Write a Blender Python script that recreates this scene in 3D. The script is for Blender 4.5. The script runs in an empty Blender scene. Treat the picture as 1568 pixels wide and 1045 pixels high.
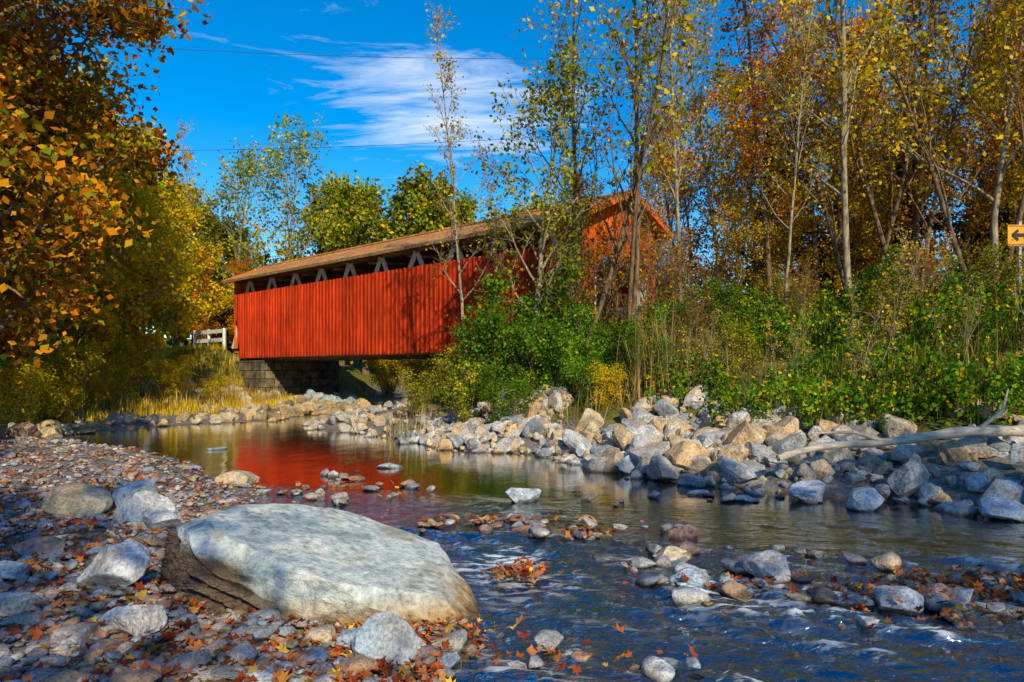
import bpy, bmesh, math, random
import numpy as np
from mathutils import Vector, Matrix
rng=np.random.default_rng(7); random.seed(7)
R=math.radians
scene=bpy.context.scene
SEL=32
SUN=Vector((0.34*math.cos(R(SEL)),-0.940*math.cos(R(SEL)),math.sin(R(SEL))))
# ------------------------------------------------------------ numpy noise
def _h(ix,iy,iz,seed):
    n=(ix*374761393+iy*668265263+iz*2147483647+seed*1274126177)&0xffffffff
    n=((n^(n>>13))*1274126177)&0xffffffff
    return ((n^(n>>16))&0xffff)/65535.0
def vn(x,y,z=0,seed=1):
    x=np.asarray(x,float);y=np.asarray(y,float);z=np.zeros_like(x)+z
    fx,fy,fz=np.floor(x),np.floor(y),np.floor(z)
    ix,iy,iz=fx.astype(np.int64),fy.astype(np.int64),fz.astype(np.int64)
    u,v,w=x-fx,y-fy,z-fz
    u=u*u*(3-2*u);v=v*v*(3-2*v);w=w*w*(3-2*w)
    def L(a,b,t):return a+(b-a)*t
    a=L(L(_h(ix,iy,iz,seed),_h(ix+1,iy,iz,seed),u),L(_h(ix,iy+1,iz,seed),_h(ix+1,iy+1,iz,seed),u),v)
    b=L(L(_h(ix,iy,iz+1,seed),_h(ix+1,iy,iz+1,seed),u),L(_h(ix,iy+1,iz+1,seed),_h(ix+1,iy+1,iz+1,seed),u),v)
    return L(a,b,w)*2-1
def fbm(x,y,z=0,seed=1,o=4):
    s=0;a=1;t=0
    for i in range(o):
        s=s+a*vn(np.asarray(x)*2**i,np.asarray(y)*2**i,np.asarray(z)*2**i,seed+i*17);t+=a;a*=.5
    return s/t
def sst(a,b,x):
    t=np.clip((x-a)/(b-a),0,1);return t*t*(3-2*t)
# ------------------------------------------------------------ mesh builder
class MB:
    def __init__(s):s.V=[];s.G=[];s.n=0
    def add(s,V,F,mat=0,smooth=True):
        V=np.asarray(V,float).reshape(-1,3);F=np.asarray(F,np.int64)
        s.V.append(V);s.G.append((F+s.n,mat,smooth));s.n+=len(V)
    def box(s,a,b,mat=0):
        (x0,y0,z0),(x1,y1,z1)=a,b
        V=[(x0,y0,z0),(x1,y0,z0),(x1,y1,z0),(x0,y1,z0),(x0,y0,z1),(x1,y0,z1),(x1,y1,z1),(x0,y1,z1)]
        s.add(V,[(0,3,2,1),(4,5,6,7),(0,1,5,4),(1,2,6,5),(2,3,7,6),(3,0,4,7)],mat,False)
    def beam(s,p,q,w,h,mat=0):
        p=np.array(p,float);q=np.array(q,float);t=q-p;t/=np.linalg.norm(t)
        up=np.array([0,0,1.]) if abs(t[2])<.95 else np.array([0,1.,0])
        a=np.cross(t,up);a/=np.linalg.norm(a);b=np.cross(a,t)
        V=[e+i*a*w/2+j*b*h/2 for e in (p,q) for i,j in((-1,-1),(1,-1),(1,1),(-1,1))]
        s.add(V,[(0,1,2,3),(7,6,5,4),(0,4,5,1),(1,5,6,2),(2,6,7,3),(3,7,4,0)],mat,False)
    def tube(s,P,rad,k=5,mat=0):
        P=np.asarray(P,float);n=len(P);rad=np.asarray(rad,float)
        T=np.gradient(P,axis=0);T/=np.linalg.norm(T,axis=1)[:,None]+1e-9
        ref=np.array([1.,0.13,0]) if abs(T[0][0])<.8 else np.array([0,1.,.1])
        A=np.cross(T,ref);A/=np.linalg.norm(A,axis=1)[:,None]+1e-9
        B=np.cross(T,A);an=np.arange(k)*2*math.pi/k
        V=P[:,None,:]+rad[:,None,None]*(np.cos(an)[None,:,None]*A[:,None,:]+np.sin(an)[None,:,None]*B[:,None,:])
        i=np.arange(n-1)[:,None]*k;j=np.arange(k)[None,:];j2=(j+1)%k
        F=np.stack([i+j,i+j2,i+k+j2,i+k+j],-1).reshape(-1,4)
        s.add(V,F,mat,True)
    def build(s,name,mats,coll=True,parent=None):
        V=np.concatenate(s.V);me=bpy.data.meshes.new(name)
        tot=[];idx=[];mi=[];sm=[]
        for F,m,sh in s.G:
            tot.append(np.full(len(F),F.shape[1]));idx.append(F.ravel());mi.append(np.full(len(F),m));sm.append(np.full(len(F),sh))
        tot=np.concatenate(tot);idx=np.concatenate(idx);mi=np.concatenate(mi);sm=np.concatenate(sm)
        me.vertices.add(len(V));me.vertices.foreach_set('co',V.ravel().astype(np.float32))
        me.loops.add(len(idx));me.loops.foreach_set('vertex_index',idx.astype(np.int32))
        me.polygons.add(len(tot));st=np.concatenate([[0],np.cumsum(tot)[:-1]])
        me.polygons.foreach_set('loop_start',st.astype(np.int32))
        me.polygons.foreach_set('loop_total',tot.astype(np.int32))
        me.polygons.foreach_set('material_index',mi.astype(np.int32))
        me.polygons.foreach_set('use_smooth',sm.astype(bool))
        for m in mats:me.materials.append(m)
        me.update(calc_edges=True)
        if not coll:return me
        return obj(name,me,parent=parent)
def obj(name,me,loc=(0,0,0),rot=0,sc=1,parent=None):
    o=bpy.data.objects.new(name,me);scene.collection.objects.link(o)
    o.location=loc;o.rotation_euler=(0,0,rot)
    o.scale=(sc,sc,sc) if not hasattr(sc,'__len__') else sc
    if parent:o.parent=parent
    return o
# ------------------------------------------------------------ materials
class NT:
    def __init__(s,name):
        s.m=bpy.data.materials.new(name);s.m.use_nodes=True;s.t=s.m.node_tree
        s.t.nodes.clear();s.out=s.n('ShaderNodeOutputMaterial')
    def n(s,ty,**k):
        nd=s.t.nodes.new(ty)
        for a,b in k.items():
            if a[0]=='_':nd.inputs[a[1:].replace('_',' ')].default_value=b
            else:setattr(nd,a,b)
        return nd
    def l(s,a,b):s.t.links.new(a,b)
    def ramp(s,fac,stops,interp='LINEAR'):
        r=s.n('ShaderNodeValToRGB');r.color_ramp.interpolation=interp
        e=r.color_ramp.elements
        while len(e)<len(stops):e.new(.5)
        for i,(p,c) in enumerate(stops):
            e[i].position=p;e[i].color=(*c,1) if len(c)==3 else c
        s.l(fac,r.inputs[0]);return r.outputs[0]
    def noise(s,scale,vec=None,detail=3,rough=.6,dist=0):
        q=s.n('ShaderNodeTexNoise',_Scale=scale,_Detail=detail,_Roughness=rough,_Distortion=dist)
        if vec:s.l(vec,q.inputs['Vector'])
        return q.outputs[0]
    def mix(s,f,a,b,bt='MIX'):
        q=s.n('ShaderNodeMix',data_type='RGBA',blend_type=bt)
        if isinstance(f,(int,float)):q.inputs[0].default_value=f
        else:s.l(f,q.inputs[0])
        for i,v in((6,a),(7,b)):
            if isinstance(v,tuple):q.inputs[i].default_value=(*v,1)
            else:s.l(v,q.inputs[i])
        return q.outputs[2]
    def math(s,op,a,b=0.5,clamp=False):
        q=s.n('ShaderNodeMath',operation=op,use_clamp=clamp)
        for i,v in((0,a),(1,b)):
            if isinstance(v,(int,float)):q.inputs[i].default_value=v
            else:s.l(v,q.inputs[i])
        return q.outputs[0]
    def bump(s,h,st=.5,d=.02,nrm=None):
        b=s.n('ShaderNodeBump',_Strength=st,_Distance=d);s.l(h,b.inputs['Height'])
        if nrm:s.l(nrm,b.inputs['Normal'])
        return b.outputs[0]
    def pos(s):return s.n('ShaderNodeNewGeometry').outputs['Position']
    def obj(s):return s.n('ShaderNodeTexCoord').outputs['Object']
    def isl(s):return s.n('ShaderNodeNewGeometry').outputs['Random Per Island']
    def pr(s,col,rough=.8,nrm=None,spec=.3,metal=0):
        p=s.n('ShaderNodeBsdfPrincipled',_Metallic=metal)
        p.inputs['Specular IOR Level'].default_value=spec
        if isinstance(col,tuple):p.inputs['Base Color'].default_value=(*col,1)
        else:s.l(col,p.inputs['Base Color'])
        if isinstance(rough,(int,float)):p.inputs['Roughness'].default_value=rough
        else:s.l(rough,p.inputs['Roughness'])
        if nrm:s.l(nrm,p.inputs['Normal'])
        s.l(p.outputs[0],s.out.inputs[0]);return p
def leafmat(name,stops,trans=.35,cl=.5,dark=.5,gain=1.0):
    N=NT(name);c=N.ramp(N.isl(),[(p,tuple(min(.9,v*gain) for v in q)) for p,q in stops])
    nz=N.noise(cl,N.pos(),1)
    f=N.ramp(nz,[(.35,(dark,dark,dark)),(.62,(1.15,1.15,1.15))])
    c=N.mix(1.0,c,f,'MULTIPLY')
    d=N.n('ShaderNodeBsdfDiffuse')
    N.l(c,d.inputs['Color'])
    t=N.n('ShaderNodeBsdfTranslucent');N.l(c,t.inputs[0])
    m=N.n('ShaderNodeMixShader');m.inputs[0].default_value=trans
    N.l(d.outputs[0],m.inputs[1]);N.l(t.outputs[0],m.inputs[2]);N.l(m.outputs[0],N.out.inputs[0])
    return N.m
def barkmat(name,a,b):
    N=NT(name);mp=N.n('ShaderNodeMapping');mp.inputs['Scale'].default_value=(6,6,1.2);N.l(N.obj(),mp.inputs[0])
    nz=N.noise(2.5,mp.outputs[0],3,.7)
    d=N.n('ShaderNodeBsdfDiffuse');N.l(N.ramp(nz,[(.35,a),(.65,b)]),d.inputs[0]);N.l(d.outputs[0],N.out.inputs[0]);return N.m
def rockmat(name,stops,sc=1,tan=.5):
    N=NT(name);c=N.ramp(N.isl(),stops)
    p=N.pos();n1=N.noise(5*sc,p,4,.65);n2=N.noise(26*sc,p,3,.7);n3=N.noise(1.7*sc,p,1)
    c=N.mix(1.0,c,N.ramp(n1,[(.28,(.42,.42,.44)),(.5,(1.0,1.0,1.0)),(.72,(1.45,1.41,1.35))]),'MULTIPLY')
    c=N.mix(N.ramp(n3,[(.46,(0,0,0)),(.64,(tan,)*3)]),c,(.54,.34,.15))
    c=N.mix(.85,c,N.ramp(n2,[(.3,(.35,.35,.36)),(.6,(1.15,1.15,1.15))]),'MULTIPLY')
    z=N.n('ShaderNodeSeparateXYZ');N.l(p,z.inputs[0])
    wet=N.ramp(N.math('ADD',z.outputs[2],N.math('MULTIPLY',n1,.06)),[(.045,(.30,.28,.26)),(.085,(1,1,1))])
    c=N.mix(1.0,c,wet,'MULTIPLY')
    rg=N.ramp(z.outputs[2],[(.02,(.25,)*3),(.07,(.8,)*3)])
    h=N.math('ADD',N.math('MULTIPLY',n1,1.6),N.math('MULTIPLY',n2,.7))
    N.pr(c,rg,N.bump(h,1.0,.03/sc),.35);return N.m

GREYROCK=[(0,(.20,.23,.27)),(.18,(.42,.45,.48)),(.38,(.55,.55,.55)),(.50,(.27,.31,.36)),(.62,(.60,.52,.39)),(.80,(.58,.39,.21)),(.92,(.42,.36,.28)),(1,(.64,.62,.57))]
M_rip=rockmat('riprap_stone',GREYROCK)
M_bank=rockmat('bank_stone',[(0,(.18,.14,.10)),(.4,(.46,.35,.18)),(.7,(.56,.46,.28)),(1,(.34,.34,.33))])
M_peb=rockmat('river_pebble',[(0,(.14,.18,.24)),(.2,(.30,.37,.45)),(.38,(.22,.14,.13)),(.52,(.46,.51,.57)),(.66,(.36,.18,.12)),(.8,(.45,.35,.23)),(.92,(.24,.30,.36)),(1,(.64,.64,.64))],sc=2.2,tan=.35)
M_redrock=rockmat('red_stone',[(0,(.36,.20,.17)),(1,(.33,.22,.20))])
M_tanrock=rockmat('tan_stone',[(0,(.56,.45,.30)),(1,(.52,.44,.32))],sc=1.5)
M_bluerock=rockmat('blue_stone',[(0,(.32,.42,.52)),(1,(.38,.47,.56))],sc=1.5,tan=.25)
M_palerock=rockmat('pale_stone',[(0,(.54,.57,.62)),(1,(.54,.57,.62))],sc=1.5,tan=.3)
bark=barkmat('bark_brown',(.07,.045,.03),(.28,.18,.10))
barkp=barkmat('bark_pale',(.13,.10,.07),(.44,.36,.24))
G=1.55
Y_gold=leafmat('leaf_gold',[(0,(.14,.09,.008)),(.2,(.44,.22,.010)),(.45,(.68,.38,.010)),(.7,(.48,.34,.012)),(.88,(.16,.22,.012)),(1,(.52,.20,.010))],gain=G)
Y_orange=leafmat('leaf_orange_brown',[(0,(.14,.05,.008)),(.2,(.44,.13,.008)),(.45,(.62,.25,.008)),(.68,(.36,.22,.010)),(.86,(.10,.15,.010)),(1,(.30,.16,.012))],.35,.4,.42,gain=G)
Y_yellow=leafmat('leaf_yellow',[(0,(.44,.22,.008)),(.3,(.68,.40,.008)),(.6,(.58,.40,.010)),(.82,(.26,.30,.012)),(1,(.14,.22,.012))],.4,.6,.55,gain=G)
Y_green=leafmat('leaf_green',[(0,(.05,.11,.008)),(.5,(.12,.21,.012)),(.85,(.22,.27,.015)),(1,(.44,.34,.02))],.35,.4,gain=G)
Y_ygreen=leafmat('leaf_yellow_green',[(0,(.06,.12,.01)),(.35,(.16,.22,.012)),(.75,(.34,.33,.015)),(1,(.60,.34,.015))],.35,.3,.45,gain=1.45)
Y_rust=leafmat('leaf_rust',[(0,(.22,.06,.01)),(.4,(.52,.15,.008)),(.8,(.64,.26,.010)),(1,(.36,.26,.012))],.35,.4,gain=G)
Y_pine=leafmat('needle_dark',[(0,(.02,.05,.012)),(1,(.06,.10,.02))],.15,.5)
Y_bush=leafmat('leaf_bush',[(0,(.03,.10,.006)),(.6,(.08,.20,.010)),(1,(.22,.30,.015))],.35,.9,gain=1.5)
Y_grass=leafmat('grass_blades',[(0,(.04,.10,.008)),(.5,(.10,.20,.010)),(.8,(.24,.26,.02)),(1,(.44,.32,.08))],.3,.35,gain=1.35)
Y_dry=leafmat('dry_grass',[(0,(.16,.15,.03)),(.3,(.34,.24,.07)),(.7,(.52,.37,.13)),(1,(.66,.52,.26))],.3,1.2,.45)
Y_ygrass=leafmat('golden_grass',[(0,(.28,.24,.015)),(.5,(.64,.42,.015)),(1,(.72,.48,.03))],.3,.5,gain=1.3)
Y_litter=leafmat('fallen_leaf',[(0,(.16,.035,.02)),(.3,(.42,.08,.025)),(.55,(.54,.17,.04)),(.78,(.30,.14,.09)),(.93,(.60,.27,.05)),(1,(.74,.50,.06))],.1,3,.5)
# ------------------------------------------------------------ terrain
LEFT=[(3,-60),(2,-20),(1.6,-6),(.9,0),(.2,2.2),(-.35,3.7),(-.3,4.8),(-1.0,5.9),(-2.2,7.2),(-3.2,8.26),(-3.6,9.9),(-4.7,10.8),(-6.0,12.7),(-8,14.8),(-11.3,17.0),(-12.2,19.2),(-10.6,22.0),(-8.2,24.0),(-8.3,30),(-9,36),(-6,46),(4,60),(30,75),(120,110)]
RIGHT=[(120,100),(32,68),(7,54),(-2.5,42),(-5.5,32),(-5.6,26),(-6.3,20.9),(-3.2,18.1),(-1.2,14.8),(.63,14.2),(1.6,12.25),(2.2,10.8),(3.07,10.15),(4.2,9.35),(5.2,8.8),(6.05,8.07),(7.6,6.5),(9,3),(9.5,-3),(10,-20),(11,-60)]
W=np.array(LEFT+RIGHT,float)
def shore(x,y):
    x=np.asarray(x,float);y=np.asarray(y,float);n=len(W)
    best=np.full(x.shape,1e9);side=np.zeros(x.shape,int);ins=np.zeros(x.shape,bool)
    for i in range(n):
        a=W[i];b=W[(i+1)%n];d=b-a
        t=np.clip(((x-a[0])*d[0]+(y-a[1])*d[1])/(d@d),0,1)
        q=np.hypot(x-a[0]-t*d[0],y-a[1]-t*d[1])
        m=q<best;best=np.where(m,q,best)
        side=np.where(m,0 if i<len(LEFT)-1 else 1,side)
        c=((a[1]>y)!=(b[1]>y))
        xi=a[0]+(y-a[1])*d[0]/(d[1] if abs(d[1])>1e-9 else 1e-9)
        ins^=c&(x<xi)
    return best,side,ins
P0=np.array([-15.6,38.4]);U=np.array([.746,-.666]);Vv=np.array([.666,.746]);BL=24.0;BW=4.6
def H(x,y,detail=True):
    x=np.asarray(x,float);y=np.asarray(y,float)
    wob=fbm(x*.9,y*.9,seed=5,o=3)*.35
    d,s,ins=shore(x,y);d2=np.clip(d+wob*np.clip(d,0,1),0,None)
    hl=np.interp(d2,[0,1,3,6,10,15,25,60],[0,.07,.2,.55,1.4,2.3,2.9,3.5])
    hr=np.interp(d2,[0,.6,2,4,6,9,14,60],[0,.14,.42,.85,1.5,2.5,3.0,3.6])
    h=np.where(s==0,hl,hr)
    for sg in(-1,1):
        c=P0+Vv*BW/2+(U*(BL+.3) if sg>0 else U*(-.3))
        t=((x-c[0])*U[0]+(y-c[1])*U[1])*sg
        dl=np.abs((x-c[0])*Vv[0]+(y-c[1])*Vv[1])
        top=3.0
        e=top-np.clip(dl-3.3,0,99)*.55-np.clip(-t,0,99)*1.2
        h=np.maximum(h,e)
        on=(t>0)&(dl<3.3);h=np.where(on,top,h)
    rr=np.hypot(x,y)
    h=h+sst(70,190,rr)*(9+5*vn(x*.012,y*.012,seed=9))
    if detail:
        h=h+np.clip(d,0,1)*(fbm(x*1.3,y*1.3,seed=3)*.10+fbm(x*5,y*5,seed=4)*.02)
    bed=-np.clip(d*.28,0,.45)-.03+fbm(x*2.2,y*2.2,seed=6)*.06*np.clip(d,0,1)
    return np.where(ins,bed,h+.015)
def sgrid(cx,cy,a,um,n):
    u=np.linspace(-um,um,n);gx=cx+a*np.sinh(u);gy=cy+a*np.sinh(u)
    X,Y=np.meshgrid(gx,gy);i=np.arange(n-1)[:,None]*n+np.arange(n-1)[None,:]
    F=np.stack([i,i+1,i+n+1,i+n],-1).reshape(-1,4);return X.ravel(),Y.ravel(),F
X,Y,F=sgrid(-1,10,8,4.6,440)
b=MB();b.add(np.stack([X,Y,H(X,Y)],-1),F)
N=NT('ground_soil');p=N.pos();sp=N.n('ShaderNodeSeparateXYZ');N.l(p,sp.inputs[0])
n1=N.noise(.6,p,3);n2=N.noise(9,p,4,.7);v=N.n('ShaderNodeTexVoronoi',_Scale=16);N.l(p,v.inputs['Vector'])
grav=N.mix(.7,N.ramp(n2,[(.3,(.10,.09,.085)),(.6,(.28,.27,.27))]),v.outputs['Color'],'MULTIPLY')
grav=N.mix(.5,grav,N.ramp(n2,[(.3,(.14,.11,.09)),(.6,(.30,.26,.23))]))
grs=N.mix(1.0,N.ramp(n1,[(.3,(.06,.08,.012)),(.5,(.14,.14,.02)),(.7,(.24,.16,.03))]),N.ramp(n2,[(.3,(.5,)*3),(.7,(1.3,)*3)]),'MULTIPLY')
f=N.ramp(N.math('ADD',sp.outputs[2],N.math('MULTIPLY',n1,.5)),[(.6,(0,0,0)),(.95,(1,1,1))])
c=N.mix(f,grav,grs)
vb=N.n('ShaderNodeTexVoronoi',_Scale=7);N.l(p,vb.inputs['Vector'])
bedc=N.mix(1.0,N.ramp(n2,[(.35,(.12,.085,.035)),(.65,(.44,.31,.13))]),N.ramp(n1,[(.3,(.5,)*3),(.7,(1.2,)*3)]),'MULTIPLY')
bedc=N.mix(.7,bedc,N.ramp(vb.outputs['Distance'],[(.1,(1.3,)*3),(.6,(.3,)*3)]),'MULTIPLY')
c=N.mix(N.ramp(sp.outputs[2],[(.0,(1,1,1)),(.035,(0,0,0))]),c,bedc)
N.pr(c,N.ramp(sp.outputs[2],[(.01,(.3,)*3),(.08,(.9,)*3)]),N.bump(N.math('ADD',n2,N.math('MULTIPLY',v.outputs[0],.6)),.8,.04))
b.build('ground',[N.m])
# ------------------------------------------------------------ water
X,Y,F=sgrid(1.2,5.3,3.6,3.95,800)
edge=7.9-.24*(X+3)
rif=1-sst(edge-.5,edge+.6,Y)
rif=np.maximum(rif,.30*(1-sst(edge+1.0,edge+2.6,Y)))
fu=(X*.85-Y*.53);fv=(X*.53+Y*.85)
wx=fbm(X*.9,Y*.9,seed=33,o=2)*.7
a1=fbm(fu*1.6+wx,fv*4.8+wx,seed=21,o=4);a2=fbm(fu*.8,fv*1.6,seed=22,o=2)
rd=1-2*np.abs(fbm(fu*2.0+wx*1.5,fv*5,seed=28,o=3));rd2=1-2*np.abs(fbm(fu*4+wx*2,fv*10,seed=29,o=2))
patch=.5+.5*sst(-.35,.35,fbm(X*.6,Y*.8,seed=77,o=2))
Z=(a1*.066+rd*.040+rd2*.016-.033+a2*.035)*rif*patch
Z=Z+fbm(X*2.2,Y*1.2,seed=25,o=3)*.0042*(1-rif)
far=np.hypot(X-1.2,Y-5.3)>16;Z=np.where(far,Z*.3,Z)
b=MB();b.add(np.stack([X,Y,Z],-1),F)
N=NT('creek_water');p=N.pos()
at=N.n('ShaderNodeAttribute',attribute_name='riffle')
mp=N.n('ShaderNodeMapping');mp.inputs['Rotation'].default_value=(0,0,R(32));mp.inputs['Scale'].default_value=(2.2,7,1);N.l(p,mp.inputs[0])
w1=N.noise(1.9,mp.outputs[0],4,.6,.6);w2=N.noise(5,p,2,.5)
st=N.math('ADD',N.math('MULTIPLY',at.outputs['Fac'],.9),.05)
bm=N.n('ShaderNodeBump',_Distance=.05);N.l(w1,bm.inputs['Height']);N.l(st,bm.inputs['Strength'])
bm2=N.n('ShaderNodeBump',_Distance=.01,_Strength=.15);N.l(w2,bm2.inputs['Height']);N.l(bm.outputs[0],bm2.inputs['Normal'])
gl=N.n('ShaderNodeBsdfGlossy',_Roughness=.04);N.l(N.mix(at.outputs['Fac'],(.98,.98,.96),(.82,.92,1.0)),gl.inputs[0]);N.l(bm2.outputs[0],gl.inputs['Normal'])
tr=N.n('ShaderNodeBsdfTransparent');N.l(N.mix(at.outputs['Fac'],(.62,.50,.25),(.18,.25,.32)),tr.inputs[0])
fr=N.n('ShaderNodeFresnel',_IOR=1.42);N.l(bm2.outputs[0],fr.inputs['Normal'])
ff=N.math('ADD',N.math('MULTIPLY',fr.outputs[0],1.6),N.math('ADD',N.math('MULTIPLY',at.outputs['Fac'],.22),.07),True)
mx=N.n('ShaderNodeMixShader');N.l(ff,mx.inputs[0]);N.l(tr.outputs[0],mx.inputs[1]);N.l(gl.outputs[0],mx.inputs[2])
fo=N.n('ShaderNodeBsdfDiffuse');fo.inputs[0].default_value=(.78,.84,.90,1)
at2=N.n('ShaderNodeAttribute',attribute_name='foam')
fm=N.math('MULTIPLY',at2.outputs['Fac'],N.ramp(w1,[(.49,(0,0,0)),(.60,(1,1,1))]),True)
mx2=N.n('ShaderNodeMixShader');N.l(fm,mx2.inputs[0]);N.l(mx.outputs[0],mx2.inputs[1]);N.l(fo.outputs[0],mx2.inputs[2])
N.l(mx2.outputs[0],N.out.inputs[0])
wo=b.build('creek_water',[N.m])
foam=np.clip(sst(.0,.4,fbm(X*1.1,Y*1.5,seed=41,o=3))*rif*.95*np.exp(-((Y-edge+.9)/.9)**2)+.75*rif*sst(.5,.9,rd)*sst(.0,.3,a1)*patch,0,1)
for nm,arr in(('riffle',rif),('foam',foam)):
    A=wo.data.attributes.new(nm,'FLOAT','POINT');A.data.foreach_set('value',arr.astype(np.float32))
# ------------------------------------------------------------ rocks
ICO={}
def ico(sub):
    if sub not in ICO:
        bm=bmesh.new();bmesh.ops.create_icosphere(bm,subdivisions=sub,radius=1)
        ICO[sub]=(np.array([v.co[:] for v in bm.verts]),np.array([[v.index for v in f.verts] for f in bm.faces]));bm.free()
    return ICO[sub]
def rockshape(sub,seed,cuts=9,nz=.07,lo=.5,hi=.82):
    r=np.random.default_rng(seed);V,F=ico(sub);V=V.copy()
    V*=(1+.14*fbm(V[:,0]*1.3+seed,V[:,1]*1.3,V[:,2]*1.3,seed=seed,o=2))[:,None]
    for i in range(cuts):
        n=r.normal(size=3);n/=np.linalg.norm(n);d=r.uniform(lo,hi)
        e=np.clip(V@n-d,0,None);V-=n*e[:,None]*.98
    V*=(1+nz*fbm(V[:,0]*3+seed,V[:,1]*3,V[:,2]*3,seed=seed+3,o=3))[:,None]
    return V/np.abs(V).max(0)
BANK={}
def bank(sub,k,cuts,nz=.07,lo=.5,hi=.82):
    key=(sub,k,cuts,lo)
    if key not in BANK:BANK[key]=[rockshape(sub,100*sub+i+cuts*7,cuts,nz,lo,hi) for i in range(k)]
    return BANK[key]
def rotm(az,ax,ay):
    return np.array(Matrix.Rotation(az,3,'Z')@Matrix.Rotation(ax,3,'X')@Matrix.Rotation(ay,3,'Y'))
def scatter_rocks(mb,xs,ys,size,sub,cuts,flat=(.5,.85),sink=.3,smooth=False,tilt=.35,zoff=0,lo=.5,hi=.82,nz=.07):
    B=bank(sub,16,cuts,nz,lo,hi);F=ico(sub)[1];hz=H(xs,ys)
    for x,y,z,s in zip(xs,ys,hz,size):
        q=B[rng.integers(len(B))]
        sc=np.array([s*rng.uniform(.8,1.25),s*rng.uniform(.6,.95),s*rng.uniform(*flat)])/2
        V=(q*sc)@rotm(rng.uniform(0,6.28),rng.normal(0,tilt),rng.normal(0,tilt)).T
        mb.add(V+np.array([x,y,max(z,-.12)+sc[2]*(1-sink*2)+zoff]),F,0,smooth)
def along(poly,n,d0,d1,r,sgn):
    P=np.array(poly,float);seg=np.hypot(*np.diff(P,axis=0).T);cs=np.concatenate([[0],np.cumsum(seg)])
    t=r.uniform(0,cs[-1],n);x=np.interp(t,cs,P[:,0]);y=np.interp(t,cs,P[:,1])
    i=np.clip(np.searchsorted(cs,t)-1,0,len(seg)-1);D=np.diff(P,axis=0)[i]/seg[i][:,None]
    d=r.uniform(d0,d1,n)
    return x+sgn*D[:,1]*d,y-sgn*D[:,0]*d
LG0=np.array([3.72,9.55,.50]);LG1=np.array([7.6,9.95,.93])
b=MB()
RS=RIGHT[7:17]
x,y=along(RS,600,-.25,3.6,rng,-1);sz=(.24+.56*rng.random(600)**1.5)*np.where(x<0,.65,1)
ly=LG0[1]+(x-LG0[0])*(LG1[1]-LG0[1])/(LG1[0]-LG0[0])
k=~((x>3.4)&(np.abs(y-ly+.15)<.42)&(sz>.30));x,y,sz=x[k],y[k],sz[k]
scatter_rocks(b,x,y,sz,3,12,(.5,.85),.25,tilt=.4,lo=.38,hi=.75,nz=.06)
x,y=along(RS,900,-.5,3.6,rng,-1);scatter_rocks(b,x,y,rng.uniform(.08,.28,900),2,8,(.5,.9),.1,tilt=.5,lo=.35,hi=.75)
x,y=along(RIGHT[4:9],240,-.5,2.2,rng,-1);scatter_rocks(b,x,y,rng.uniform(.15,.5,240),2,9,(.6,.9),.15,tilt=.5,lo=.35,hi=.75)
b.build('riprap_rocks',[M_rip])
b=MB()
LS=LEFT[14:20]
x,y=along(LS,340,-.3,3.4,rng,-1);scatter_rocks(b,x,y,.1+.6*rng.random(340)**2.2,3,9,(.5,.9),.3,tilt=.4,lo=.35,hi=.75)
x,y=along([(-11,36),(-8.6,33),(-7.4,27)],110,-1,1.6,rng,-1);scatter_rocks(b,x,y,rng.uniform(.3,.8,110),3,9,(.6,.95),.2,lo=.35,hi=.75)
x=rng.uniform(-17,-11,70);y=rng.uniform(29,37,70);scatter_rocks(b,x,y,rng.uniform(.2,.9,70),3,9,(.6,.95),.2,lo=.35,hi=.75)
b.build('bank_rocks',[M_bank])
b=MB();x=rng.uniform(-10.4,-7.6,60);y=36.2-(x+12)*.55+rng.uniform(-1.5,.8,60);scatter_rocks(b,x,y,rng.uniform(.4,1.0,60),3,9,(.6,.95),.15,lo=.4,hi=.8)
b.build('abutment_boulders',[M_bluerock])
def beach(n,r,y0=2.6,y1=17,near=1.6):
    xs=[];ys=[]
    while sum(map(len,xs))<n:
        yy=y0+(y1-y0)*r.uniform(0,1,6000)**near;xx=r.uniform(-1.05,.55,6000)*yy*.95-0.2
        d,s,i=shore(xx,yy);m=(~i&(s==0)&(d<5.5))|(i&(s==0)&(d<.30))
        xs.append(xx[m]);ys.append(yy[m])
    return np.concatenate(xs)[:n],np.concatenate(ys)[:n]
b=MB()
x,y=beach(1100,rng);scatter_rocks(b,x,y,rng.uniform(.10,.26,1100)*(.7+.4*rng.random(1100)),3,8,(.25,.5),.12,True,.15,lo=.4,hi=.8)
x,y=beach(3800,rng);scatter_rocks(b,x,y,rng.uniform(.05,.12,3800),2,6,(.3,.6),.05,True,.2,zoff=.01)
x,y=beach(6000,rng);scatter_rocks(b,x,y,rng.uniform(.025,.06,6000),1,4,(.4,.7),.05,True,.25,zoff=.008)
b.build('beach_pebbles',[M_peb])
b=MB()
sh=[]
for cx,cy,n,sx,sy in[(-2.6,9.4,20,.7,.7),(-2.9,10.6,12,.7,.6),(-.1,7.6,22,.55,.16),(.85,7.15,12,.5,.16),(1.3,6.1,16,.4,.25),(1.8,5.3,14,.5,.2),(2.9,5.15,22,.5,.2),(3.9,5.35,30,.6,.22),(3.6,4.6,12,.7,.12),(.6,3.85,4,.5,.08),(-.2,3.95,12,.3,.12),(1.6,8.9,4,.6,.3),(3.2,9.3,8,1.0,.4),(2.2,6.35,8,.4,.2)]:
    for i in range(n):sh.append((cx+rng.normal()*sx,cy+rng.normal()*sy,rng.uniform(.07,.26)))
sh=np.array(sh)
B=bank(3,16,8,.07,.4,.8);F3=ico(3)[1]
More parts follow.
